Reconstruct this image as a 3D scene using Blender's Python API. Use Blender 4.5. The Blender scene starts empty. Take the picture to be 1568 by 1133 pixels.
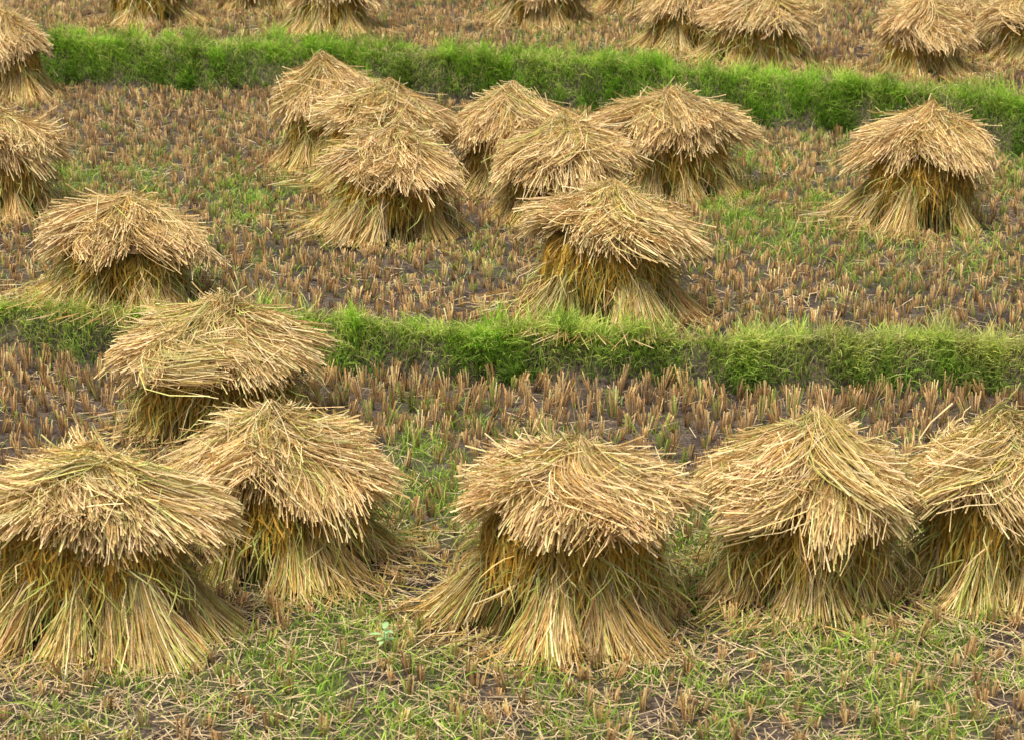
import bpy, math
import numpy as np
rng = np.random.default_rng(11)

# ------------------------------------------------------------ terrain
def b1(x):
    x = np.clip(x, -11, 11)
    return 19.4 - .125*x + .009*x*x + .06*np.sin(2.1*x) + .04*np.sin(5.3*x+1)
def b2(x):
    x = np.clip(x, -11, 11)
    return 29.85 - .35*x - .02*x*x + .09*np.sin(1.7*x+.5) + .05*np.sin(4.9*x)
def sstep(t):
    t = np.clip(t, 0, 1); return t*t*(3-2*t)
_dirs = rng.uniform(0, 2*np.pi, 24); _ph = rng.uniform(0, 6.28, 24)
def snoise(x, y, f, o=0, n=6):
    s = 0
    for i in range(n):
        a = _dirs[(i+o) % 24]; p = _ph[(i*3+o) % 24]
        ff = f*(1+.35*i)
        s = s + np.sin(ff*(x*np.cos(a)+y*np.sin(a))+p + 1.3*np.sin(ff*.6*(x*np.sin(a)-y*np.cos(a))+p*2))
    return s/n
def terrain(x, y):
    z = .38*sstep((y-b1(x))/.22) + .52*sstep((y-b2(x))/.34)
    z = z + (.02+.03*np.sin(2.7*x)+.02*np.sin(7*x))*np.exp(-((y-b1(x)-.30)/.12)**2) + .05*np.exp(-((y-b2(x)-.5)/.2)**2)
    z = z + .5*sstep((y-(41-.2*np.clip(x,-11,11)))/.4) + .5*sstep((y-52)/.5)+ .6*sstep((y-64)/.6)
    z = z + .022*snoise(x, y, 1.1, 0) + .010*snoise(x, y, 5.5, 7)
    return z

# ------------------------------------------------------------ mesh accumulator
class Acc:
    def __init__(s): s.V=[]; s.F=[]; s.C=[]; s.n=0
    def ribbons(s, P, W, C, ref=None):
        n,k,_ = P.shape
        T = np.gradient(P, axis=1)
        r = rng.normal(size=(n,1,3)) if ref is None else ref
        S = np.cross(T, np.broadcast_to(r, T.shape)); S /= np.linalg.norm(S,axis=2,keepdims=True)+1e-9
        S = S*np.broadcast_to(W,(n,k))[...,None]*.5
        V = np.stack([P-S, P+S], axis=2).reshape(-1,3)
        Cc = np.repeat(np.broadcast_to(C,(n,k,3))[:,:,None,:],2,axis=2).reshape(-1,3)
        b = (np.arange(n)[:,None]*2*k + np.arange(k-1)[None,:]*2).reshape(-1,1)
        F = np.hstack([b, b+1, b+3, b+2]) + s.n
        s.V.append(V); s.C.append(Cc); s.F.append(F); s.n += len(V)
    def grid(s, G, C):
        a,b,_ = G.shape
        i = (np.arange(a-1)[:,None]*b+np.arange(b-1)[None,:]).reshape(-1,1)
        s.F.append(np.hstack([i,i+1,i+b+1,i+b])+s.n)
        s.V.append(G.reshape(-1,3)); s.C.append(np.broadcast_to(C,G.shape).reshape(-1,3)); s.n += a*b
    def build(s, name, mat, smooth=False):
        V=np.concatenate(s.V).astype(np.float32); F=np.concatenate(s.F).astype(np.int32); C=np.concatenate(s.C)
        me=bpy.data.meshes.new(name)
        me.vertices.add(len(V)); me.vertices.foreach_set('co',V.ravel())
        me.loops.add(F.size); me.loops.foreach_set('vertex_index',F.ravel())
        me.polygons.add(len(F)); me.polygons.foreach_set('loop_start',np.arange(0,F.size,4,dtype=np.int32))
        if smooth: me.polygons.foreach_set('use_smooth',np.ones(len(F),dtype=bool))
        me.update(calc_edges=True)
        at=me.color_attributes.new('tone','FLOAT_COLOR','POINT')
        at.data.foreach_set('color',np.hstack([C,np.ones((len(C),1))]).astype(np.float32).ravel())
        me.materials.append(mat)
        ob=bpy.data.objects.new(name,me); bpy.context.scene.collection.objects.link(ob)
        return ob

# ------------------------------------------------------------ materials
def fibre_mat(name, transl=.2, rough=.6, nscale=60., lo=.75, hi=1.2, spec=.3):
    m=bpy.data.materials.new(name); m.use_nodes=True; nt=m.node_tree; nt.nodes.clear()
    N=nt.nodes.new; L=nt.links.new
    out=N('ShaderNodeOutputMaterial'); mix=N('ShaderNodeMixShader'); pr=N('ShaderNodeBsdfPrincipled'); tr=N('ShaderNodeBsdfTranslucent')
    at=N('ShaderNodeAttribute'); at.attribute_name='tone'
    tc=N('ShaderNodeTexCoord'); no=N('ShaderNodeTexNoise'); no.inputs['Scale'].default_value=nscale; no.inputs['Detail'].default_value=1
    mr=N('ShaderNodeMapRange'); mr.inputs['From Min'].default_value=.3; mr.inputs['From Max'].default_value=.7
    mr.inputs['To Min'].default_value=lo; mr.inputs['To Max'].default_value=hi
    mu=N('ShaderNodeVectorMath'); mu.operation='SCALE'
    L(tc.outputs['Object'],no.inputs['Vector']); L(no.outputs['Fac'],mr.inputs['Value'])
    L(at.outputs['Color'],mu.inputs[0]); L(mr.outputs['Result'],mu.inputs['Scale'])
    L(mu.outputs[0],pr.inputs['Base Color']); L(mu.outputs[0],tr.inputs['Color'])
    pr.inputs['Roughness'].default_value=rough; pr.inputs['Specular IOR Level'].default_value=spec
    mix.inputs[0].default_value=transl
    L(pr.outputs[0],mix.inputs[1]); L(tr.outputs[0],mix.inputs[2]); L(mix.outputs[0],out.inputs[0])
    return m
M_straw=fibre_mat('dry_rice_straw',.12,.5,60.,.85,1.2)
M_stub=fibre_mat('rice_stubble',.12,.7)
M_grass=fibre_mat('grass_blades',.42,.45,20.,.85,1.2,.35)
M_lit=fibre_mat('straw_litter',.1,.8)

def ground_mat():
    m=bpy.data.materials.new('field_soil'); m.use_nodes=True; nt=m.node_tree
    N=nt.nodes.new; L=nt.links.new; pr=nt.nodes['Principled BSDF']; pr.inputs['Roughness'].default_value=.8
    pr.inputs['Specular IOR Level'].default_value=.25
    tc=N('ShaderNodeTexCoord')
    n1=N('ShaderNodeTexNoise'); n1.inputs['Scale'].default_value=1.3; n1.inputs['Detail'].default_value=8; n1.inputs['Roughness'].default_value=.7
    n2=N('ShaderNodeTexNoise'); n2.inputs['Scale'].default_value=28; n2.inputs['Detail'].default_value=6
    cr=N('ShaderNodeValToRGB'); e=cr.color_ramp.elements
    e[0].position=.36; e[0].color=(.040,.030,.024,1); e[1].position=.72; e[1].color=(.17,.130,.098,1)
    cr2=N('ShaderNodeValToRGB'); e=cr2.color_ramp.elements
    e[0].position=.35; e[0].color=(.32,.30,.29,1); e[1].position=.65; e[1].color=(1.3,1.25,1.18,1)
    mul=N('ShaderNodeMixRGB'); mul.blend_type='MULTIPLY'; mul.inputs[0].default_value=1
    at=N('ShaderNodeAttribute'); at.attribute_name='tone'
    sep=N('ShaderNodeSeparateColor'); mg=N('ShaderNodeMixRGB'); mg.inputs[2].default_value=(.07,.08,.025,1)
    for n in(n1,n2): L(tc.outputs['Object'],n.inputs['Vector'])
    L(n1.outputs['Fac'],cr.inputs[0]); L(n2.outputs['Fac'],cr2.inputs[0])
    L(cr.outputs[0],mul.inputs[1]); L(cr2.outputs[0],mul.inputs[2])
    L(at.outputs['Color'],sep.inputs[0]); L(sep.outputs[0],mg.inputs[0]); L(mul.outputs[0],mg.inputs[1])
    L(mg.outputs[0],pr.inputs['Base Color'])
    bp=N('ShaderNodeBump'); bp.inputs['Strength'].default_value=.8; bp.inputs['Distance'].default_value=.03
    L(n2.outputs['Fac'],bp.inputs['Height']); L(bp.outputs[0],pr.inputs['Normal'])
    return m

# ------------------------------------------------------------ green-ness map of the fields (world coords)
blobs=[(-1.2,13.7,.8,1.4),(-.6,13.1,.7,.8),(1.6,13.5,.7,.8),(3.0,13.6,.9,1.4),(4.2,13.3,1.,.8),(-3,12.8,.9,.4),(0.6,12.3,.9,.5),(2.5,12.3,1.1,.5),(-1.6,12.5,.9,.4),
 (-.75,16.5,.65,1.4),(-.6,17.6,.5,.7),(-.75,18.3,.6,.4),(1.3,16.0,.5,1.5),(1.4,15.0,.5,1.4),(2.9,16.0,.5,1.2),(3.0,17.2,.8,.25),(.5,17.4,.8,.15),
 (2.6,24.2,.9,1.),(3.3,23.3,.9,.8),(2.0,23.2,.7,.5),(4.3,22.4,1.1,.35),(-2.7,24.9,.8,.9),(-4.8,25.3,1.,.9),(-3.4,23.4,.8,.4),(-3.0,21.9,.8,.3),
 (5.7,26.0,.9,.7),(3.2,26.9,1.,.6),(-.2,22.4,.8,.15),(-4.5,22.2,.8,.2),(1,32,2,.15),(-1,28,1.,.15),(5.5,20.6,1,.15),(-3.5,27,1.5,.1),(2.5,21.3,.8,.1)]
def green(x,y):
    g=0
    for bx,by,r,s in blobs: g=g+s*np.exp(-((x-bx)**2+((y-by)*.8)**2)/(2*(r*.62)**2))
    g=g*(.62+1.3*snoise(x,y,3.1,5)+.6*snoise(x,y,7.3,1))+.015+.07*np.clip(snoise(x,y,2.3,9)*2,0,1)
    return np.clip(g,0,1)

# ------------------------------------------------------------ ground sheet
def axis(a,b,step,far,growth=1.35):
    c=list(np.arange(a,b+1e-6,step)); d=step
    hi=[c[-1]]
    while hi[-1]<b+far: d*=growth; hi.append(hi[-1]+d)
    d=step; lo=[c[0]]
    while lo[-1]>a-far: d*=growth; lo.append(lo[-1]-d)
    return np.array(lo[:0:-1]+c+hi[1:])
xs=axis(-9,9,.09,300); ys=axis(10,40,.06,300)
X,Y=np.meshgrid(xs,ys); Z=terrain(X,Y)
gm=green(X,Y)*1.0
for b,dd in ((b1,.42),(b2,.7)):
    d=Y-b(X); gm=np.maximum(gm, np.where((d>.14)&(d<dd),.7,0))
A=Acc(); A.grid(np.stack([X,Y,Z],2), np.stack([np.clip(gm,0,.85)]*3,2)); A.build('terraced_field_ground',ground_mat(),True)

# ------------------------------------------------------------ stooks
def mixc(a,b,t): return a*(1-t)+b*t
TAN=np.array([.76,.49,.145]); PALE=np.array([.94,.77,.39]); PINK=np.array([.90,.62,.33]); GRN=np.array([.54,.58,.13]); BRN=np.array([.48,.27,.07]); GOLD=np.array([.72,.42,.06])
PAL=np.stack([TAN,PALE,PINK,GRN,BRN])
def straw_cols(n,w):
    w=np.array(w,float); w/=w.sum()
    c=PAL[rng.choice(5,n,p=w)]; c2=PAL[rng.choice(5,n,p=w)]; t=rng.uniform(0,.5,(n,1))
    return mixc(c,c2,t)*rng.uniform(.62,1.10,(n,1))

def stook(x,y,R,h,dz,ky,rbf,grn,dens,nb,tilt,phase):
    A=Acc()
    ph=rng.uniform(0,6.28,5)
    am=rng.uniform(.6,1.6,4)
    def rim(p): return R*(1+.06*am[0]*np.sin(p+ph[0])+.07*am[1]*np.sin(2*p+ph[1])+.06*am[2]*np.sin(3*p+ph[2])+.05*np.sin(7*p+ph[4]))
    hp=rng.uniform(0,6.28,3)
    htop=h-.13
    def prof(r):
        q=r/R
        return htop-dz*(.80*q+.20*q*q)+.05*np.exp(-(r/.08)**2)
    def fan(n,phc,phw,r1f,off,offw,org,orad,droop,w,nsub=10,r1j=.06,lift=0.,bend=.05,skew=0.,pale=1.,st=.25):
        if n<1: return
        sub=rng.integers(0,nsub,n); sb=rng.uniform(.64,1.15,nsub); so=rng.normal(0,.026,nsub); sr=rng.normal(0,.07,nsub); sl=rng.normal(0,.055,nsub)
        sphi=rng.uniform(-1,1,nsub)
        t=sphi[sub]*.85+rng.normal(0,.30,n)
        p1=phc+phw*t
        rr=rim(p1)*(r1f+sr[sub]+rng.normal(0,r1j,n)-.10*np.abs(t))
        e=np.stack([rr*np.cos(p1),rr*np.sin(p1)],1)
        o=np.array(org)[None,:]+rng.normal(0,1,(n,2))*orad
        o=o+(e-o)*rng.uniform(0,st,(n,1))
        k=7; s=np.linspace(0,1,k)[None,:]
        d=e-o; perp=np.stack([-d[:,1],d[:,0]],1)
        xy=o[:,None,:]+d[:,None,:]*s[...,None]+perp[:,None,:]*((skew+rng.normal(0,bend,(n,1)))*np.sin(s*np.pi*.85))[...,None]
        xy=xy+rng.normal(0,.0035,xy.shape)
        r=np.hypot(xy[...,0],xy[...,1]); az=np.arctan2(xy[...,1],xy[...,0])
        z=prof(r)+(off+so[sub]+rng.uniform(-offw,offw,n))[:,None]-(rng.gamma(1.5,droop*.6,n)+sl[sub]-lift)[:,None]*s**2.5+rng.normal(0,.004,(n,k))
        z=z+.042*np.sin(3*az+hp[0])*np.minimum(r/R,1)+.025*np.sin(6*az+hp[1])*np.minimum(r/R,1)
        z=z+(rng.random(n)<.13)[:,None]*rng.uniform(-.04,.18,(n,1))*s**2
        P=np.stack([xy[...,0],xy[...,1]*ky,z],2)
        c=straw_cols(n,w)*sb[sub][:,None]
        tip=np.array([0,0,.05,.10,.2,.45,.9])[None,:,None]*rng.uniform(.2,1,(n,1,1))*pale
        C=c[:,None,:]*(1-tip)+(np.where(rng.random((n,1))<.5,PALE,PINK)*rng.uniform(.88,1.1,(n,1)))[:,None,:]*tip
        W=rng.uniform(.0042,.0105,(n,1))*np.array([.45,.7,.85,.95,1,1,1.1])[None,:]
        A.ribbons(P,W,C)
    wbase=[5,2.2,1.6,7*grn,1.5]
    N=int(3500*dens)
    nbun=9
    for i in range(nbun):
        fan(int(N*.044),2*np.pi*i/nbun+rng.normal(0,.15),.42,rng.uniform(.88,1.04),-.03,.03,(0,0),.10,.035,wbase,lift=rng.normal(0,.03))
    for i in range(nbun):
        a=2*np.pi*i/nbun+rng.normal(0,.25); oo=rng.normal(0,.08,2)
        fan(int(N*.042),a,.34,rng.uniform(.85,1.15),.0,.02,oo,.05,.04,wbase,lift=rng.normal(.01,.055),bend=.09,skew=rng.normal(0,.12))
    m=7; order=rng.permutation(m)
    for i in range(m):
        g2=[4,2.8,1.8,16*grn*rng.random(),1.0]
        a=phase+2*np.pi*order[i]/m+rng.normal(0,.25)
        oo=-np.array([math.cos(a),math.sin(a)])*rng.uniform(.0,.18)+rng.normal(0,.06,2)
        fan(int(N*.06),a,rng.uniform(.22,.45),rng.choice([.62,.8,.92,1.,1.08]),.02+.011*i,.02,oo,.035,.04,g2,r1j=.05,lift=rng.uniform(-.02,.07),bend=.11,skew=rng.normal(0,.18),pale=1.,st=.15)
    for i in range(3):
        fan(int(N*.025),rng.uniform(0,6.28),.8,rng.uniform(.28,.5),.085,.015,rng.normal(0,.06,2),.045,.03,[4,3,1,12*grn,.8],r1j=.10,pale=.3)
    n=int(170*dens); p=rng.uniform(0,6.28,n); r=R*rng.uniform(.1,1.0,n); th=p+rng.normal(0,1.1,n); L=rng.uniform(.12,.42,n); s=np.linspace(-.5,.5,4)[None,:]
    xx=(r*np.cos(p))[:,None]+L[:,None]*s*np.cos(th)[:,None]; yy=(r*np.sin(p))[:,None]+L[:,None]*s*np.sin(th)[:,None]
    P=np.stack([xx,yy*ky,prof(np.hypot(xx,yy))+.09+rng.uniform(-.02,.05,(n,1))+rng.normal(0,.10,(n,1))*s],2)
    A.ribbons(P,np.full((n,4),.006),straw_cols(n,[3,4,2,2,1])[:,None,:])
    n=int(34*dens); s=np.linspace(0,1,3)[None,:]
    P=np.stack([rng.normal(0,.045,(n,1))+rng.normal(0,.07,(n,1))*s,rng.normal(0,.035,(n,1))+rng.normal(0,.07,(n,1))*s,htop+.03+s*rng.uniform(.02,.11,(n,1))],2)
    A.ribbons(P,np.full((n,3),.006),straw_cols(n,[3,3,1,3,1])[:,None,:])
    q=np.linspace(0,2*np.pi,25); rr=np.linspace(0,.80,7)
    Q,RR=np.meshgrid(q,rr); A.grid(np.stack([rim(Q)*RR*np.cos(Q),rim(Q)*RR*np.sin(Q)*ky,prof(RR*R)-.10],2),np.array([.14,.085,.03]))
    # standing bundles
    rb=rbf*R; kb=.15+.85*ky; rt=.34*R; ztop=float(prof(rt))-.12
    q=np.linspace(0,2*np.pi,17); zz=np.linspace(0,1,5); Q,ZZ=np.meshgrid(q,zz)
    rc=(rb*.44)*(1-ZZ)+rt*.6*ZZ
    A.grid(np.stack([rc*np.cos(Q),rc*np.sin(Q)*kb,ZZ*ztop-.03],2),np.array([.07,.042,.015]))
    n=int(800*dens); a=rng.uniform(0,6.28,n); s=np.linspace(0,1,5)[None,:]
    ra=rb*rng.uniform(.45,.85,n); rz=rt*rng.uniform(.7,1.2,n)
    r=ra[:,None]*(1-s)+rz[:,None]*s-.07*np.sin(s*np.pi); aa=a[:,None]+rng.normal(0,.30,(n,1))*s
    P=np.stack([r*np.cos(aa),r*np.sin(aa)*kb,ztop*s+rng.normal(0,.006,(n,5))],2)
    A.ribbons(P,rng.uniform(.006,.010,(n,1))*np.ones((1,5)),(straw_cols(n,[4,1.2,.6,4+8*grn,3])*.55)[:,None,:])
    for i in range(nb):
        a=phase*1.3+2*np.pi*i/nb+rng.normal(0,.26)
        fl=rng.uniform(.14,.27); rbb=rb*rng.uniform(.74,1.10); tie=rng.uniform(.48,.68)
        base=np.array([rbb*math.cos(a),rbb*math.sin(a)*kb,-.01]); a2=a+rng.normal(0,.25); top=np.array([rt*math.cos(a2),rt*math.sin(a2)*kb,ztop])
        n=int(300*dens); gi=rng.uniform(.1,1)
        ang=rng.uniform(0,6.28,n); rad=np.sqrt(rng.random(n))*.65+.4+rng.gamma(1,.08,n)
        s=np.array([0,.18,.38,tie,.86,1.]); sc=np.array([1,.66,.38,.23,.50,.7])
        out=np.array([math.cos(a),math.sin(a),0]); tan=np.array([-math.sin(a),math.cos(a),0])
        start=rng.uniform(-.02,.13,n)[:,None]; S=start+(1-start)*s[None,:]
        twist=rng.normal(0,.7,n)[:,None]*(s[None,:]-tie)
        off=(np.cos(ang[:,None]+twist)*sc[None,:])[...,None]*out+(np.sin(ang[:,None]+twist)*sc[None,:])[...,None]*tan*1.1
        P=base+(top-base)*S[...,None]+off*fl*rad[:,None,None]+rng.normal(0,.012,(n,6,3))
        P[...,:2]*=(1-.08*np.sin(S*np.pi))[...,None]
        P[...,2]=np.maximum(P[...,2],-.01+rng.random((n,1))*.03)
        c=straw_cols(n,[4.5,3.0,1.8,2+12*grn*gi,1.8])*rng.uniform(.72,1.02)
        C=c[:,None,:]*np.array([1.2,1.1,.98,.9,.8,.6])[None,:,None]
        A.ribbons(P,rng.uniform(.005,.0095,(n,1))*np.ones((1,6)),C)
        m2=10; tq=np.linspace(0,2*np.pi,11); ctr=(base+(top-base)*tie)*np.array([.92,.92,1]); rad2=fl*.27
        P=np.zeros((m2,11,3))
        for j in range(m2):
            P[j]=ctr+np.outer(np.cos(tq),out)*rad2+np.outer(np.sin(tq),tan)*rad2*1.15
            P[j,:,2]+=rng.normal(0,.014)+.012*np.sin(tq+rng.uniform(0,6))
        A.ribbons(P,np.full((m2,11),.010),straw_cols(m2,[2,4,1,3,0])[:,None,:])
        for kind,cnt in((0,int(350*dens)),(1,int(95*dens)),(2,int(30*dens))):
            n=cnt; da=a+rng.normal(0,.34,n); r0=rt*rng.uniform(.7,1.15,n)
            rend=R*rng.uniform(.42,.80,n); z0=prof(r0)-.15-rng.uniform(0,.12,n)
            zc=prof(rend)-.15-rng.random(n)*.06
            zend=zc-rng.uniform(.12,.58,n)*h/1.3*(1 if kind==0 else 1.15)
            if kind==2:
                r0=rt*rng.uniform(.9,1.3,n); z0=ztop*rng.uniform(.4,.7,n); rend=R*rng.uniform(.8,1.12,n); zc=z0+rng.uniform(-.1,.08,n); zend=zc-rng.uniform(.1,.40,n)
            s=np.linspace(0,1,6)[None,:]
            r=r0[:,None]+(rend-r0)[:,None]*(1-(1-s)**1.8)
            zl=z0[:,None]+(zc-z0)[:,None]*(1-(1-s)**1.8)
            z=zl+(zend-zc)[:,None]*s**2.2
            aa=da[:,None]+rng.normal(0,.30,(n,1))*s
            P=np.stack([r*np.cos(aa),r*np.sin(aa)*ky*1.02,z],2)+rng.normal(0,.010,(n,6,3))
            P[...,2]=np.maximum(P[...,2],.02)
            if kind==0:
                c=GOLD*rng.uniform(.45,1.25,(n,1)); W=np.array([.005,.006,.009,.013,.015,.008])[None,:]*rng.uniform(.7,1.1,(n,1))
                c=mixc(c,GRN*.8,rng.random((n,1))**2.5*.6)
            else:
                c=straw_cols(n,[3,2,1,7,1.2])*.85; W=np.array([.006,.008,.009,.009,.007,.003])[None,:]
            A.ribbons(P,W,c[:,None,:])
    n=int(360*dens); a=rng.uniform(0,6.28,n); r=rb*.9+rng.uniform(.0,.40,n); L=rng.uniform(.1,.38,n); th=a+rng.normal(0,.8,n)
    s=np.linspace(0,1,3)[None,:]
    P=np.stack([(r*np.cos(a))[:,None]+L[:,None]*s*np.cos(th)[:,None],(r*np.sin(a)*kb)[:,None]+L[:,None]*s*np.sin(th)[:,None],.02+rng.random((n,1))*.10*(1-s)],2)
    A.ribbons(P,np.full((n,3),.007),(straw_cols(n,[4,2,2,2,2])*.8)[:,None,:])
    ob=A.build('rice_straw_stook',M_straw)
    ob.location=(x,y,float(terrain(x,y))); ob.rotation_euler=(tilt[0],tilt[1],0)
    return ob

# x, y, R, h, dz, ky, rbf, green, density, nb, tilt, phase
ST=[
(-2.84,14.13,.78,1.33,.29,.66,1.10,.45,1.6,10,(.02,.08),.1),
(-1.60,15.20,.77,1.24,.34,.78,.84,.30,1.5,8,(0,-.07),.5),
( .38,14.24,.79,1.34,.25,.66,.98,.22,1.6,9,(0,.04),.3),
(2.04,14.73,.73,1.31,.37,.80,.84,.28,1.5,8,(0,.03),.9),
(3.46,14.91,.67,1.31,.36,.78,.90,.50,1.4,8,(.02,-.06),.2),
(-2.46,18.08,.82,1.20,.35,.80,.76,.50,1.4,8,(0,.05),.7),
(-3.65,20.75,.74,1.05,.30,.76,.92,.14,1.2,8,(0,.07),.2),
(-5.60,24.23,.72,1.18,.35,.82,.98,.16,1.0,8,(0,0),.4),
( .85,20.30,.76,1.26,.29,.76,1.03,.28,1.4,9,(0,.03),.25),
(-1.30,23.29,.72,1.18,.34,.80,1.0,.12,1.1,8,(0,.09),.6),
(-1.52,25.14,.76,1.26,.36,.80,.88,.34,1.0,8,(0,.13),.1),
(-2.14,26.47,.60,1.31,.38,.82,1.05,.16,1.0,8,(0,-.05),.8),
( .02,25.31,.66,1.20,.37,.82,.98,.24,1.0,8,(0,0),.3),
( .60,23.93,.74,1.15,.36,.80,.95,.16,1.0,8,(0,-.07),.5),
(1.74,25.14,.84,1.20,.31,.68,.94,.18,1.2,9,(0,.07),.2),
(4.31,23.65,.70,1.32,.38,.80,1.02,.16,1.2,8,(0,.07),.7),
(-6.85,30.60,.60,1.20,.38,.82,1.0,.1,.8,7,(0,.05),.3),
(3.26,30.27,.74,1.07,.36,.82,.95,.12,.9,8,(0,.03),.1),
(2.40,31.4,.58,1.10,.38,.82,1.,.12,.8,7,(0,0),.1),
(5.32,29.47,.62,1.04,.36,.82,.95,.1,.9,7,(0,-.03),.5),
(5.9,31.2,.65,1.08,.36,.82,.95,.1,.8,7,(0,.03),.2),
(7.0,30.4,.63,1.08,.38,.82,.95,.1,.8,7,(0,0),.3),
(-2.62,32.75,.67,1.08,.38,.82,.95,.1,.8,7,(0,0),.1),
(-5.33,33.5,.67,1.08,.38,.82,.95,.1,.8,7,(0,0),.4),
( .44,33.5,.70,1.12,.38,.82,.95,.1,.8,7,(0,0),.6),
(2.05,34.6,.65,1.10,.38,.82,.95,.1,.7,7,(0,0),.3),
(-3.9,34.9,.65,1.10,.38,.82,.95,.1,.7,7,(0,0),.3),
(4.4,35.4,.65,1.10,.38,.82,.95,.1,.7,7,(0,0),.3),
(6.9,22.6,.70,1.15,.38,.82,.95,.1,.7,7,(0,0),.3),
(5.6,17.2,.74,1.2,.38,.82,.95,.2,.7,7,(0,0),.3),
(-5.6,17.6,.74,1.2,.38,.82,.95,.2,.7,7,(0,0),.3),
]
for a in ST: stook(*a)
SX=np.array([a[0] for a in ST]); SY=np.array([a[1] for a in ST]); SR=np.array([a[2]*a[6]*.85 for a in ST])
def clear(x,y,m=.0):
    d=np.min(np.hypot(x[:,None]-SX,y[:,None]-SY)-(SR+m),axis=1); return d>0
def on_bund(x,y,lo=-.06,hi=.62):
    r=np.zeros(len(x),bool)
    for b,k in((b1,.62),(b2,1.)):
        d=y-b(x); r|=(d>lo)&(d<hi*k)
    return r

# ------------------------------------------------------------ stubble, planted in rows
sp=.186
gx,gy=np.meshgrid(np.arange(-9.5,9.5,sp),np.arange(11,40,sp*1.0))
px=gx+.5*sp*(np.arange(gx.shape[0])%2)[:,None]; px=px.ravel(); py=gy.ravel()
py=py-.10*px
px=px+rng.normal(0,.020,len(px)); py=py+rng.normal(0,.020,len(py))
ok=clear(px,py,-.05)&~on_bund(px,py,-.02,.55)&(py>11)&(np.abs(px)<1.6+py*.235)
g=green(px,py)
keep=rng.random(len(px))> np.clip(g*.42+np.where(py<15.2,.22,0)+.06*(snoise(px,py,1.7,3)>.25)+.02,0,.93)
ok&=keep; px=px[ok]; py=py[ok]; nC=len(px)
hh=.118+.018*snoise(px,py,.9,9)+rng.normal(0,.024,nC)
hh=hh+np.where((py<b1(px))&(py>15.5),.03,0)+.05*np.exp(-((py-b1(px)+.5)/.6)**2)
hh=np.clip(hh,.05,.26)
m=16
cx=np.repeat(px,m); cy=np.repeat(py,m); H=np.repeat(hh,m)*rng.uniform(.6,1.12,nC*m)
lean=np.repeat(rng.normal(0,.15,(nC,2)),m,axis=0)
a=rng.uniform(0,6.28,nC*m); r=np.sqrt(rng.random(nC*m))*np.repeat(rng.uniform(.020,.042,nC),m)
bx=cx+r*np.cos(a); by=cy+r*np.sin(a); bz=terrain(bx,by)-.015
ox=r*np.cos(a)*.6+lean[:,0]*H+rng.normal(0,.10,nC*m)*H; oy=r*np.sin(a)*.6+lean[:,1]*H+rng.normal(0,.10,nC*m)*H
s=np.array([0,.5,1.])[None,:]
P=np.stack([bx[:,None]+ox[:,None]*s,by[:,None]+oy[:,None]*s,bz[:,None]+(H[:,None]+.015)*s],2)
cl=np.repeat(rng.uniform(.6,1.25,nC),m)[:,None]
ca=np.array([.68,.40,.14]); cb=np.array([.82,.59,.28]); cc=np.array([.40,.22,.09])
c=mixc(ca,cb,rng.random((nC*m,1))); c=np.where(rng.random((nC*m,1))<.25,cc,c)*cl*rng.uniform(.75,1.2,(nC*m,1))
gg=np.repeat(rng.random(nC)<.14+green(px,py)*.6,m)&(rng.random(nC*m)<.4)
c=np.where(gg[:,None],np.array([.38,.48,.09])*rng.uniform(.6,1.1,(nC*m,1)),c)
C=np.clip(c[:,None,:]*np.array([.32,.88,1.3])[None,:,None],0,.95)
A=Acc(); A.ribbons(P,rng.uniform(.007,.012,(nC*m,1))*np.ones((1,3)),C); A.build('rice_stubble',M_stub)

# ------------------------------------------------------------ loose straw litter
n=68000
x=rng.uniform(-9,9,n); y=rng.uniform(11.5,38,n); y[:12000]=rng.uniform(12,16,12000); x[:12000]=rng.uniform(-5.5,5.5,12000)
ok=(np.abs(x)<1.6+y*.235)&~on_bund(x,y,-.02,.3)
ok&=rng.random(n)<np.clip(.42+.9*snoise(x,y,1.9,13)+np.where(y<16,.4,0),.08,1)
x=x[ok];y=y[ok];n=len(x)
L=rng.uniform(.05,.28,n); t=rng.uniform(0,6.28,n); s=np.linspace(-.5,.5,3)[None,:]
X_=x[:,None]+L[:,None]*s*np.cos(t)[:,None]; Y_=y[:,None]+L[:,None]*s*np.sin(t)[:,None]+rng.normal(0,.01,(n,3))
Z_=terrain(X_,Y_)+.008+rng.random((n,1))*.05+rng.normal(0,.35,(n,1))*.08*s
P=np.stack([X_,Y_,Z_],2)
c=mixc(np.array([.54,.37,.18]),np.array([.82,.65,.37]),rng.random((n,1)))*rng.uniform(.4,1.1,(n,1))
up=np.array([0,0,1.])+rng.normal(0,.3,(n,1,3))
A=Acc(); A.ribbons(P,rng.uniform(.0045,.008,(n,1))*np.ones((1,3)),c[:,None,:],up); A.build('straw_litter',M_lit)

# ------------------------------------------------------------ grass
def blades(A,x,y,hgt,lean,w,cols,outy=None,zoff=0):
    n=len(x); z=terrain(x,y)-.01+zoff; t=rng.uniform(0,6.28,n)
    lx=np.cos(t)*lean; ly=np.sin(t)*lean
    if outy is not None: ly=ly-outy
    s=np.array([0,.35,.7,1.])[None,:]
    b=s**1.8
    P=np.stack([x[:,None]+(lx*hgt)[:,None]*b,y[:,None]+(ly*hgt)[:,None]*b,z[:,None]+hgt[:,None]*(s-.35*np.minimum(lean+(0 if outy is None else outy),1.4)[:,None]*s**2.2)],2)
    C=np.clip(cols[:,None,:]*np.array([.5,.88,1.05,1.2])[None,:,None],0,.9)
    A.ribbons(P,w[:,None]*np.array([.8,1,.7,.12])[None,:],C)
G1=np.array([.28,.54,.045]); G2=np.array([.52,.74,.08]); G3=np.array([.11,.26,.032]); YL=np.array([.84,.76,.30])
n=400000
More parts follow.
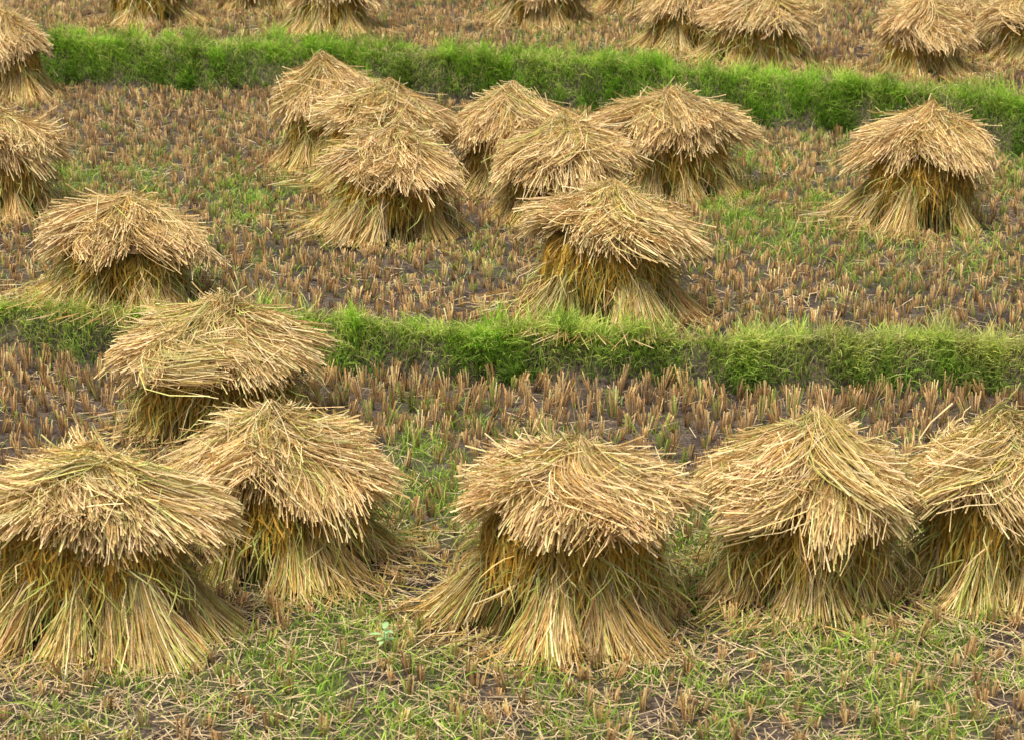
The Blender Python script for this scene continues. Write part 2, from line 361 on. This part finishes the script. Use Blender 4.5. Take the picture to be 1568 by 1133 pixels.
x=rng.uniform(-9,9,n); y=rng.uniform(11.5,37,n); g=green(x,y)
g=g*np.clip(1.0+1.1*snoise(x,y,9,2),.05,1.8)
ok=(np.abs(x)<1.6+y*.235)&(rng.random(n)<g*1.6)&clear(x,y,-.2)&~on_bund(x,y,0,.3)
x=x[ok];y=y[ok];n=len(x)
cols=mixc(mixc(G1,G2,rng.random((n,1))),YL,rng.random((n,1))**2*.4)*rng.uniform(.6,1.15,(n,1))
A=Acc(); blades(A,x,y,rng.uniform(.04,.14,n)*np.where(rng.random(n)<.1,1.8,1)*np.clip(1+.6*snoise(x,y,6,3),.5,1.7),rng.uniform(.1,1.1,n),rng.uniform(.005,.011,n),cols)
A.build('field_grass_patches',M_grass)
for nm,b,num,hs in(('grass_bund',b1,90000,1.0),('grass_bund',b2,96000,1.15)):
    near=b is b1
    nt_=1500
    tx=rng.uniform(-9.5,9.5,nt_)
    td=np.where(rng.random(nt_)<.6,rng.uniform(.04,.24,nt_),rng.uniform(.18,.38,nt_)) if near else np.where(rng.random(nt_)<.55,rng.uniform(.06,.34,nt_),rng.uniform(.25,.66,nt_))
    th_=rng.gamma(2.8,1/2.8,nt_); tyel=np.clip(rng.normal(.34,.34,nt_)+(np.clip((tx-.8)/4,-.1,.6) if near else -.12)+.35*snoise(tx,tx*0,1.5,8),0,1); tb=rng.uniform(.5,1.35,nt_)*(1+.35*snoise(tx,td*4,5,12)); tlean=rng.normal(0,.6,nt_)
    per=num//nt_; i=np.repeat(np.arange(nt_),per)
    x=tx[i]+rng.normal(0,.055,len(i)); d=np.clip(td[i]+rng.normal(0,.045,len(i)),.0,.8); y=b(x)+d; n=len(x)
    gap=np.clip(.5+1.2*snoise(tx,td*3,3.,4 if near else 11),.10,1)[i]; ok=rng.random(n)<gap+.12; i=i[ok];x=x[ok];y=y[ok];d=d[ok];n=len(x)
    hg=rng.uniform(.07,.18,n)*hs*th_[i]; hg=np.clip(hg,.03,.36)
    if near: hg*=np.where(x<-3.2,.75,1.)*np.where(d>.25,.85,1.)
    dd=d*(1.5 if near else 1.)
    cols=mixc(G3,mixc(G1,G2,rng.random((n,1))),np.clip(rng.random(n)*.6+dd*2.6-.08,0,1)[:,None])
    cols=mixc(cols,YL,(tyel[i]*rng.uniform(.3,1,n)*np.clip((dd-.05)/.2,.35,1))[:,None])
    if near: cols=cols*1.12
    else: cols=cols*np.array([.90,.98,.75])
    cols=cols*(tb[i]*rng.uniform(.75,1.15,n))[:,None]
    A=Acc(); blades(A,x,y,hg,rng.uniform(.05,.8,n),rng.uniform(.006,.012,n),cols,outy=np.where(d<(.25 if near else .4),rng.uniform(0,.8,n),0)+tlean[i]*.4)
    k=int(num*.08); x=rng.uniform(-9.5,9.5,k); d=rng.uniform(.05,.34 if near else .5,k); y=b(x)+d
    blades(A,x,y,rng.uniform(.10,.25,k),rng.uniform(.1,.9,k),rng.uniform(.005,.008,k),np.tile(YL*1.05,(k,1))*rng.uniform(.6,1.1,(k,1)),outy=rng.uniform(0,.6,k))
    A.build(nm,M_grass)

# broad-leaved weed
A=Acc()
for i in range(11):
    a=rng.uniform(0,6.28); L=rng.uniform(.06,.12); s=np.linspace(0,1,5)
    P=np.stack([np.cos(a)*L*s,np.sin(a)*L*s,.09+.12*rng.random()+.06*s-.05*s*s],1)[None]
    A.ribbons(P,np.array([[.006,.028,.040,.028,.004]]),np.array([[[.46,.72,.32]]]),np.array([[[0,0,1.]]]))
s=np.linspace(0,1,3); A.ribbons(np.stack([s*0,s*0,s*.18],1)[None],np.array([[.01,.01,.008]]),np.array([[[.2,.35,.1]]]))
ob=A.build('broadleaf_weed',M_grass); ob.location=(-.84,13.75,float(terrain(-.84,13.75)))

# ------------------------------------------------------------ light
sc=bpy.context.scene
w=bpy.data.worlds.new('World'); sc.world=w; w.use_nodes=True; nt=w.node_tree
sky=nt.nodes.new('ShaderNodeTexSky'); sky.sky_type='NISHITA'; sky.sun_disc=False
sd=np.array([-.22,-.30,1.0]); sd/=np.linalg.norm(sd)
el=math.asin(sd[2]); az=math.atan2(sd[0],sd[1])
sky.sun_elevation=el; sky.sun_rotation=az; sky.air_density=1.0; sky.dust_density=6; sky.ozone_density=.8
nt.links.new(sky.outputs[0],nt.nodes['Background'].inputs[0]); nt.nodes['Background'].inputs[1].default_value=.14
sl=bpy.data.lights.new('sun','SUN'); sl.energy=3.9; sl.angle=math.radians(20); sl.color=(1,.97,.90)
so=bpy.data.objects.new('sun',sl); sc.collection.objects.link(so)
from mathutils import Vector
so.rotation_euler=Vector(sd).to_track_quat('Z','Y').to_euler()

# ------------------------------------------------------------ camera
cd=bpy.data.cameras.new('camera'); cd.lens=80.36; cd.sensor_width=36; cd.clip_end=1500
cd.dof.use_dof=True; cd.dof.focus_distance=18.5; cd.dof.aperture_fstop=3.6
co=bpy.data.objects.new('camera',cd); sc.collection.objects.link(co)
co.location=(0,0,6.44); co.rotation_euler=(math.radians(90-18),0,0)
sc.camera=co
sc.view_settings.view_transform='Standard'; sc.view_settings.look='None'; sc.view_settings.exposure=0
